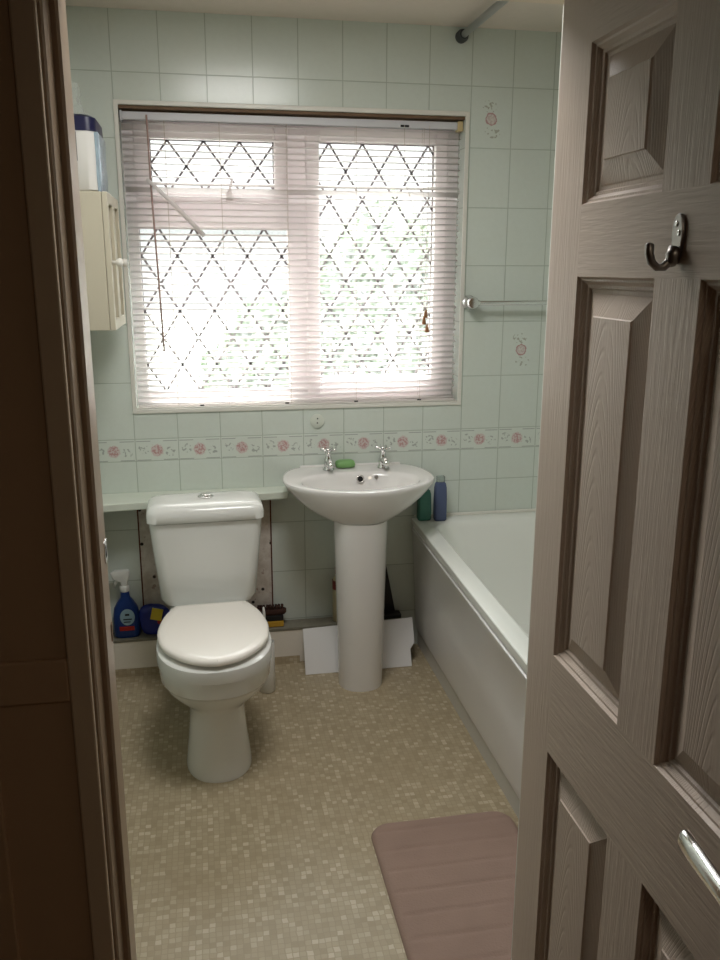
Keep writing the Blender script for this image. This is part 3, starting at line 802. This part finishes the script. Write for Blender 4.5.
pk = thing('cleaning_packet', (.038, -.045, LZ), 'crumpled blue and yellow packet on the boxing between spray bottle and toilet', 'packet')
b = MB()
bmesh.ops.create_icosphere(b.bm, subdivisions=3, radius=1)
rnd = random.Random(3)
ks = [(Vector((rnd.uniform(-1, 1), rnd.uniform(-1, 1), rnd.uniform(-1, 1))).normalized(), rnd.uniform(2, 6), rnd.uniform(0, 6)) for _ in range(7)]
for v in b.bm.verts:
    n = v.co.normalized(); k = 1 + sum(.05 * math.sin(f_ * n.dot(d_) + ph) for d_, f_, ph in ks)
    c = Vector([math.copysign(abs(q) ** .6, q) for q in n]) * k * .8
    v.co = Vector((.040 + c.x * .066, -.045 + c.y * .027, LZ + .001 + max(c.z * .064 + .056, 0) - c.x * .004))
b.build('packet_body', M['bagblue'], pk, auto=30)
q = MB().box(-.020, .020, -.0015, .0015, -.021, .021).xform(Matrix.Translation((.044, -.0735, LZ + .086)) @ Matrix.Rotation(.25, 4, 'Y') @ Matrix.Rotation(-.45, 4, 'X')).build('yellow_panel', M['yellow'], pk, bevel=.001)
MB().lathe([(.010, 0), (.010, .0012), (0, .0012)], (0, 0, 0), 'z', 14).xform(Matrix.Translation((.055, -.0765, LZ + .058)) @ Matrix.Rotation(PI / 2, 4, 'X')).build('red_spot', M['red'], pk)

sp = thing('cleaning_sponge', (.455, -.045, LZ), 'yellow sponge with dark scouring pad on the boxing right of the toilet', 'sponge')
MB().box(.408, .508, -.070, -.028, LZ, LZ + .024).build('foam', M['spongey'], sp, bevel=.004)
MB().box(.409, .507, -.069, -.029, LZ + .024, LZ + .046).build('scouring_pad', M['black'], sp, bevel=.003)
br = thing('scrubbing_brush', (.46, -.045, LZ + .046), 'dark brown scrubbing brush lying on the yellow sponge', 'brush')
MB().loft([rrect(.46, -.046, hx, hy, .018, LZ + .0465 + z, 5) for z, hx, hy in ((0, .056, .018), (.006, .060, .021), (.016, .060, .021), (.021, .052, .016))]).build('brush_back', M['brownb'], br, auto=50)
b = MB()
for i in range(9):
    for j in range(3):
        x = .415 + i * .011; y = -.056 + j * .010
        b.tube([(x, y, LZ + .064), (x + random.uniform(-.003, .003), y, LZ + .078)], [.0045, .0052], 6)
b.build('bristles', M['brownb'], br)

tb = thing('toilet_brush', (.426, -.280, 0), 'white toilet brush in a tall white cylinder pot on the floor beside the toilet', 'toilet brush')
MB().lathe([(.026, 0), (.0285, .003), (.0285, .185), (.0265, .188), (.0255, .185), (.0255, .02), (0, .02)], (.426, -.280, .001), 'z', 32).build('holder', M['whitep'], tb, auto=40)
MB().lathe([(.024, .012), (.024, .08), (.012, .095), (0, .095)], (.426, -.280, .01), 'z', 16).build('brush_head', M['whitep'], tb, auto=40)
MB().tube([(.426, -.280, .10), (.421, -.280, .30), (.420, -.280, .318)], [.005, .005, .003], 10).build('handle', M['whitep'], tb, smooth=True)

cb = thing('cleaner_bottle', (.722, -.045, LZ), 'cream cleaner bottle with red cap on the boxing, mostly hidden by the pedestal', 'bottle')
MB().lathe([(.024, 0), (.0265, .003), (.0265, .15), (.024, .17), (.012, .185), (.012, .19), (0, .19)], (.724, -.043, LZ), 'z', 24).build('bottle_body', M['creamb'], cb, auto=50)
MB().lathe([(.015, .188), (.0165, .192), (.0165, .215), (.013, .222), (0, .222)], (.724, -.043, LZ), 'z', 18).build('cap', M['redc'], cb, auto=50)
MB().lathe([(.0268, .13), (.0268, .165)], (.724, -.043, LZ), 'z', 24).build('label_band', M['redc'], cb)

bd = thing('dustpan', (.90, -.04, LZ), 'black tapering plastic object standing on the boxing behind the pedestal', 'dustpan')
b = MB(); b.prism([(.86, -.030, LZ + .001), (.950, -.030, LZ + .001), (.908, -.030, LZ + .215), (.880, -.030, LZ + .225)], (0, .022, 0)); b.build('pan_back', M['black'], bd, bevel=.003)
MB().box(.86, .963, -.07, -.028, LZ + .0005, LZ + .018).build('pan_base', M['black'], bd, bevel=.003)

# ------------------------------------------------------------------ wall fittings
o = MB().lathe([(.026, 0), (.026, .005), (.022, .008), (0, .009)], (.651, -.0005, .917), 'y', 32).build('blanking_plate', M['plate'], None, auto=40)
tag(o, 'small round white blanking plate on the tiles above the basin', 'wall plate')
for dz in (.010, -.006):
    MB().lathe([(.003, 0), (.0028, .0015), (0, .0015)], (.651 + (.001 if dz > 0 else 0), -.0082, .917 + dz), 'y', 10).build('screw', M['dark'], o)
tr = thing('towel_rail', (1.44, -.03, 1.339), 'chrome towel rail on the tiles right of the window', 'towel rail')
for x in (1.213, 1.66):
    MB().lathe([(.027, 0), (.027, .006), (.022, .012), (.019, .03), (.021, .045), (.022, .058), (.018, .064), (0, .065)], (x, -.001, 1.339), 'y', 28).build('post', M['chrome'], tr, auto=50)
MB().tube([(1.213 + .018, -.052, 1.339), (1.238, -.052, 1.339), (1.24, -.052, 1.339), (1.645, -.052, 1.339)], [.012, .011, .0085, .0085], 20).build('rail', M['chrome'], tr, auto=50)
cp = thing('shower_pole', (1.16, -.8, 2.225), 'grey shower curtain pole under the ceiling above the bath edge', 'curtain pole')
MB().tube([(1.157, -.03, 2.222), (1.172, FI + .03, 2.222)], .0115, 16).build('pole', M['polep'], cp, smooth=True)
for y, d in ((-.001, 1), (FI + .001, -1)):
    q = MB().lathe([(.021, 0), (.021, .018), (.018, .022), (.0155, .040), (0, .040)], (0, 0, 0), 'y', 24)
    if d < 0: q.xform(Matrix.Rotation(PI, 4, 'Z'))
    q.xform(Matrix.Translation((1.157 if d > 0 else 1.172, y, 2.222))); q = q.build('end_socket', M['blackr'], cp, auto=40); q['label'] = 'dark grey end socket'

# wall cabinet
wc = thing('wall_cabinet', (LX, -.28, 1.285), 'cream wall cabinet with round knobs hung left of the window', 'cabinet')
CX0, CX1, CY0, CY1, CZ0, CZ1 = LX + .001, -.012, -.452, -.105, 1.283, 1.668
MB().box(CX0, CX1, CY0, CY1, CZ0, CZ1).build('carcass', M['cab'], wc, bevel=.002)
ym = (CY0 + CY1) / 2
for a, c in ((CY0, ym - .001), (ym + .001, CY1)):
    b = MB(); fr = .030
    x0, x1 = CX1 + .001, CX1 + .016
    b.box(x0, x1, a, a + fr, CZ0, CZ1); b.box(x0, x1, c - fr, c, CZ0, CZ1)
    b.box(x0, x1, a + fr, c - fr, CZ0, CZ0 + fr); b.box(x0, x1, a + fr, c - fr, CZ1 - fr, CZ1)
    b.box(x0, x0 + .004, a + fr, c - fr, CZ0 + fr, CZ1 - fr)
    d = b.build('door', M['cab'], wc, bevel=.002)
    yk = (a + .020) if a == CY0 else (a + .016)
    MB().lathe([(.006, 0), (.005, .010), (.010, .014), (.013, .022), (.010, .029), (0, .031)], (x1, yk, 1.475), 'x', 18).build('knob', M['trimw'], d, smooth=True)
# tissue pack on the cabinet
tp = thing('tissue_roll_pack', (-.07, -.33, CZ1), 'plastic wrapped pack of white tissue rolls with a navy top, standing on the cabinet', 'tissue pack')
PX, PY, PZ = -.083, -.31, CZ1 + .001
MB().loft([rrect(PX, PY, hx, hy, .03, PZ + z, 6) for z, hx, hy in ((0, .058, .105), (.006, .064, .112), (.165, .064, .112), (.172, .060, .108))]).build('rolls', M['pack'], tp, auto=50)
MB().loft([rrect(PX, PY, hx, hy, .03, PZ + z, 6) for z, hx, hy in ((.162, .0655, .1135), (.198, .064, .112), (.206, .050, .10))]).build('navy_wrap', M['navy'], tp, auto=50)
MB().box(PX - .065, PX + .012, PY - .1145, PY - .1125, PZ + .082, PZ + .158).build('grey_print', M['greyp'], tp)
MB().loft([rrect(PX + .064, PY, hx, .10, .003, PZ + z, 4) for z, hx in ((0, .004), (.05, .006), (.10, .0045), (.16, .006))]).build('side_film', M['foil'], tp, auto=50)
b = MB(); rr = random.Random(5); rings = []
for z, hx, hy in ((.205, .05, .09), (.235, .035, .07), (.255, .015, .035), (.275, .022, .03), (.30, .018, .025)):
    rings.append([(p_[0] + rr.uniform(-.006, .006), p_[1] + rr.uniform(-.01, .01), p_[2] + rr.uniform(-.004, .004)) for p_ in rrect(PX - .005, PY, hx, hy, min(hx, hy) * .5, PZ + z, 3)])
b.loft(rings, cap0=False, cap1=False).build('gathered_film', M['film'], tp)

# bath mat with stitched channels
b = MB(); MX0, MX1, MY0, MY1 = .634, 1.030, -1.645, -1.092
nx, ny = 44, 90; R_ = .055
verts = {}
def inside(x, y):
    cx = min(max(x, MX0 + R_), MX1 - R_); cy = min(max(y, MY0 + R_), MY1 - R_)
    d = math.hypot(x - cx, y - cy)
    if d > R_: return cx + (x - cx) * R_ / d, cy + (y - cy) * R_ / d
    return x, y
top = []
for i in range(nx + 1):
    row = []
    for j in range(ny + 1):
        x0_, y0_ = lerp(MX0, MX1, i / nx), lerp(MY0, MY1, j / ny); x, y = inside(x0_, y0_)
        cx = min(max(x, MX0 + R_), MX1 - R_); cy = min(max(y, MY0 + R_), MY1 - R_)
        e = R_ - math.hypot(x - cx, y - cy)
        e = min(e, x - MX0, MX1 - x, y - MY0, MY1 - y) if (cx == x or cy == y) else e
        h = .015 * (1 - math.exp(-max(e, 0) / .006)) * .93 + .0015
        ch = ((MY1 - y - .045) / .075); fr_ = abs(ch - round(ch)) * .075
        if e > .012: h -= .0035 * math.exp(-(fr_ / .004) ** 2)
        row.append(b.bm.verts.new((x, y, h + .0008 * math.sin(x * 40) * math.cos(y * 33))))
    top.append(row)
for i in range(nx):
    for j in range(ny):
        b.bm.faces.new((top[i][j], top[i + 1][j], top[i + 1][j + 1], top[i][j + 1]))
edge = [top[i][0] for i in range(nx + 1)] + [top[nx][j] for j in range(1, ny + 1)] + [top[i][ny] for i in range(nx - 1, -1, -1)] + [top[0][j] for j in range(ny - 1, 0, -1)]
low = [b.bm.verts.new((v.co.x, v.co.y, .0005)) for v in edge]
for k in range(len(edge)):
    j = (k + 1) % len(edge); b.bm.faces.new((edge[k], edge[j], low[j], low[k]))
b.bm.faces.new(low)
tag(b.build('bath_mat', M['mat'], None, smooth=True), 'brown memory foam bath mat with stitched channels on the floor beside the bath', 'bath mat')

# ------------------------------------------------------------------ outdoors
struct(MB().box(-14, 14, .25, 30, -.3, -.2).build('ground', M['paving']), 'grey ground outside the window', 'ground')
hg = thing('garden_hedge', (2.6, 4.0, -.2), 'green leafy hedge outside the window, blurred by the obscure glass', 'hedge')
b = MB(); rl = random.Random(11)
def htop(x): return spline([(.2, .55), (.7, 1.2), (1.3, 1.7), (2.2, 1.95), (3.4, 2.05), (5.0, 2.0), (6.5, 2.1)], x) + .12 * math.sin(x * 5.1) + .08 * math.sin(x * 11.7)
for k in range(5200):
    x = rl.uniform(.25, 5.6); y = rl.uniform(3.4, 4.6); z = -.2 + (htop(x) + .2) * rl.random() ** .8
    n = Vector((rl.uniform(-1, 1), rl.uniform(-1.5, .3), rl.uniform(-.2, 1.2))).normalized(); a = n.orthogonal().normalized(); c = n.cross(a)
    s_ = rl.uniform(.05, .09); p0 = Vector((x, y, z))
    b.bm.faces.new([b.bm.verts.new(p0 + q) for q in (a * s_, c * s_ * .55, -a * s_, -c * s_ * .55)])
me = b.build('foliage', M['leaf'], hg); me['kind'] = 'stuff'
b = MB()
for k in range(9):
    x = .7 + k * .58; b.tube([(x, 4.0, -.2), (x + .05, 4.0, .5), (x - .04, 4.05, htop(x) - .3)], [.03, .022, .01], 7)
b.build('stems', M['stem'], hg)

# ------------------------------------------------------------------ light, sky, camera
wld = bpy.data.worlds.new('overcast sky'); scene.world = wld; wld.use_nodes = True
nt = wld.node_tree; bg = nt.nodes['Background']
geo = nt.nodes.new('ShaderNodeTexCoord'); sep = nt.nodes.new('ShaderNodeSeparateXYZ'); nt.links.new(geo.outputs['Generated'], sep.inputs[0])
zz = X(nt, sep.outputs[2]).max(0.0)
nt.links.new((zz * zz * 42.0 + .68).v, bg.inputs['Strength'])     # bright cloud overhead, dim towards the horizon
bg.inputs['Color'].default_value = (.95, .975, 1.0, 1)
def area(name, loc, rot, sx, sy, power, col=(1, 1, 1), portal=False, disk=False):
    l = bpy.data.lights.new(name, 'AREA'); l.shape = 'DISK' if disk else 'RECTANGLE'; l.size = sx; l.size_y = sy; l.energy = power; l.color = col
    l.cycles.is_portal = portal
    o = bpy.data.objects.new(name, l); COL.objects.link(o); o.location = loc; o.rotation_euler = rot; return o
area('window_portal', ((WX0 + WX1) / 2, .26, (WZ0 + WZ1) / 2), (-PI / 2, 0, 0), WX1 - WX0, WZ1 - WZ0, 1, portal=True)
area('bathroom_fill_light', (.45, -1.15, CZ - .02), (0, 0, 0), .55, .55, 11.0, (1.0, .985, .965), disk=True)  # added soft overhead fill for the bathroom, not a visible fitting
area('hall_fill_light', (.6, -3.7, CZ - .02), (0, 0, 0), .25, .25, 2.0, (1.0, .82, .60), disk=True)  # weak warm fill added to lift the dark hall surfaces

cam = bpy.data.cameras.new('camera'); co = bpy.data.objects.new('camera', cam); COL.objects.link(co)
F = 846.0888537743281; yw, pt, rl_ = 0.181938371656717, 0.2460398607151512, 0.0021481624199231144
cam.sensor_fit = 'VERTICAL'; cam.sensor_height = 36; cam.lens = F / 960 * 36; cam.clip_start = .02
fv = Vector((math.sin(yw) * math.cos(pt), math.cos(yw) * math.cos(pt), -math.sin(pt)))
r0 = Vector((math.cos(yw), -math.sin(yw), 0)); u0 = r0.cross(fv)
rt = r0 * math.cos(rl_) + u0 * math.sin(rl_); up = u0 * math.cos(rl_) - r0 * math.sin(rl_)
mtx = Matrix((rt, up, -fv)).transposed().to_4x4(); mtx.translation = (0.2526454855, -3.0378166196, 2.07 - .6074633911)
co.matrix_world = mtx
scene.camera = co
vs = scene.view_settings; scene.display_settings.display_device = 'sRGB'
vs.view_transform = 'Standard'; vs.look = 'None'; vs.gamma = 1.0; vs.use_curve_mapping = False; vs.exposure = 0.5
cy = scene.cycles
cy.max_bounces = 10; cy.diffuse_bounces = 6; cy.glossy_bounces = 4; cy.transparent_max_bounces = 12; cy.transmission_bounces = 6
cy.sample_clamp_indirect = 6.0; cy.caustics_reflective = False; cy.caustics_refractive = False
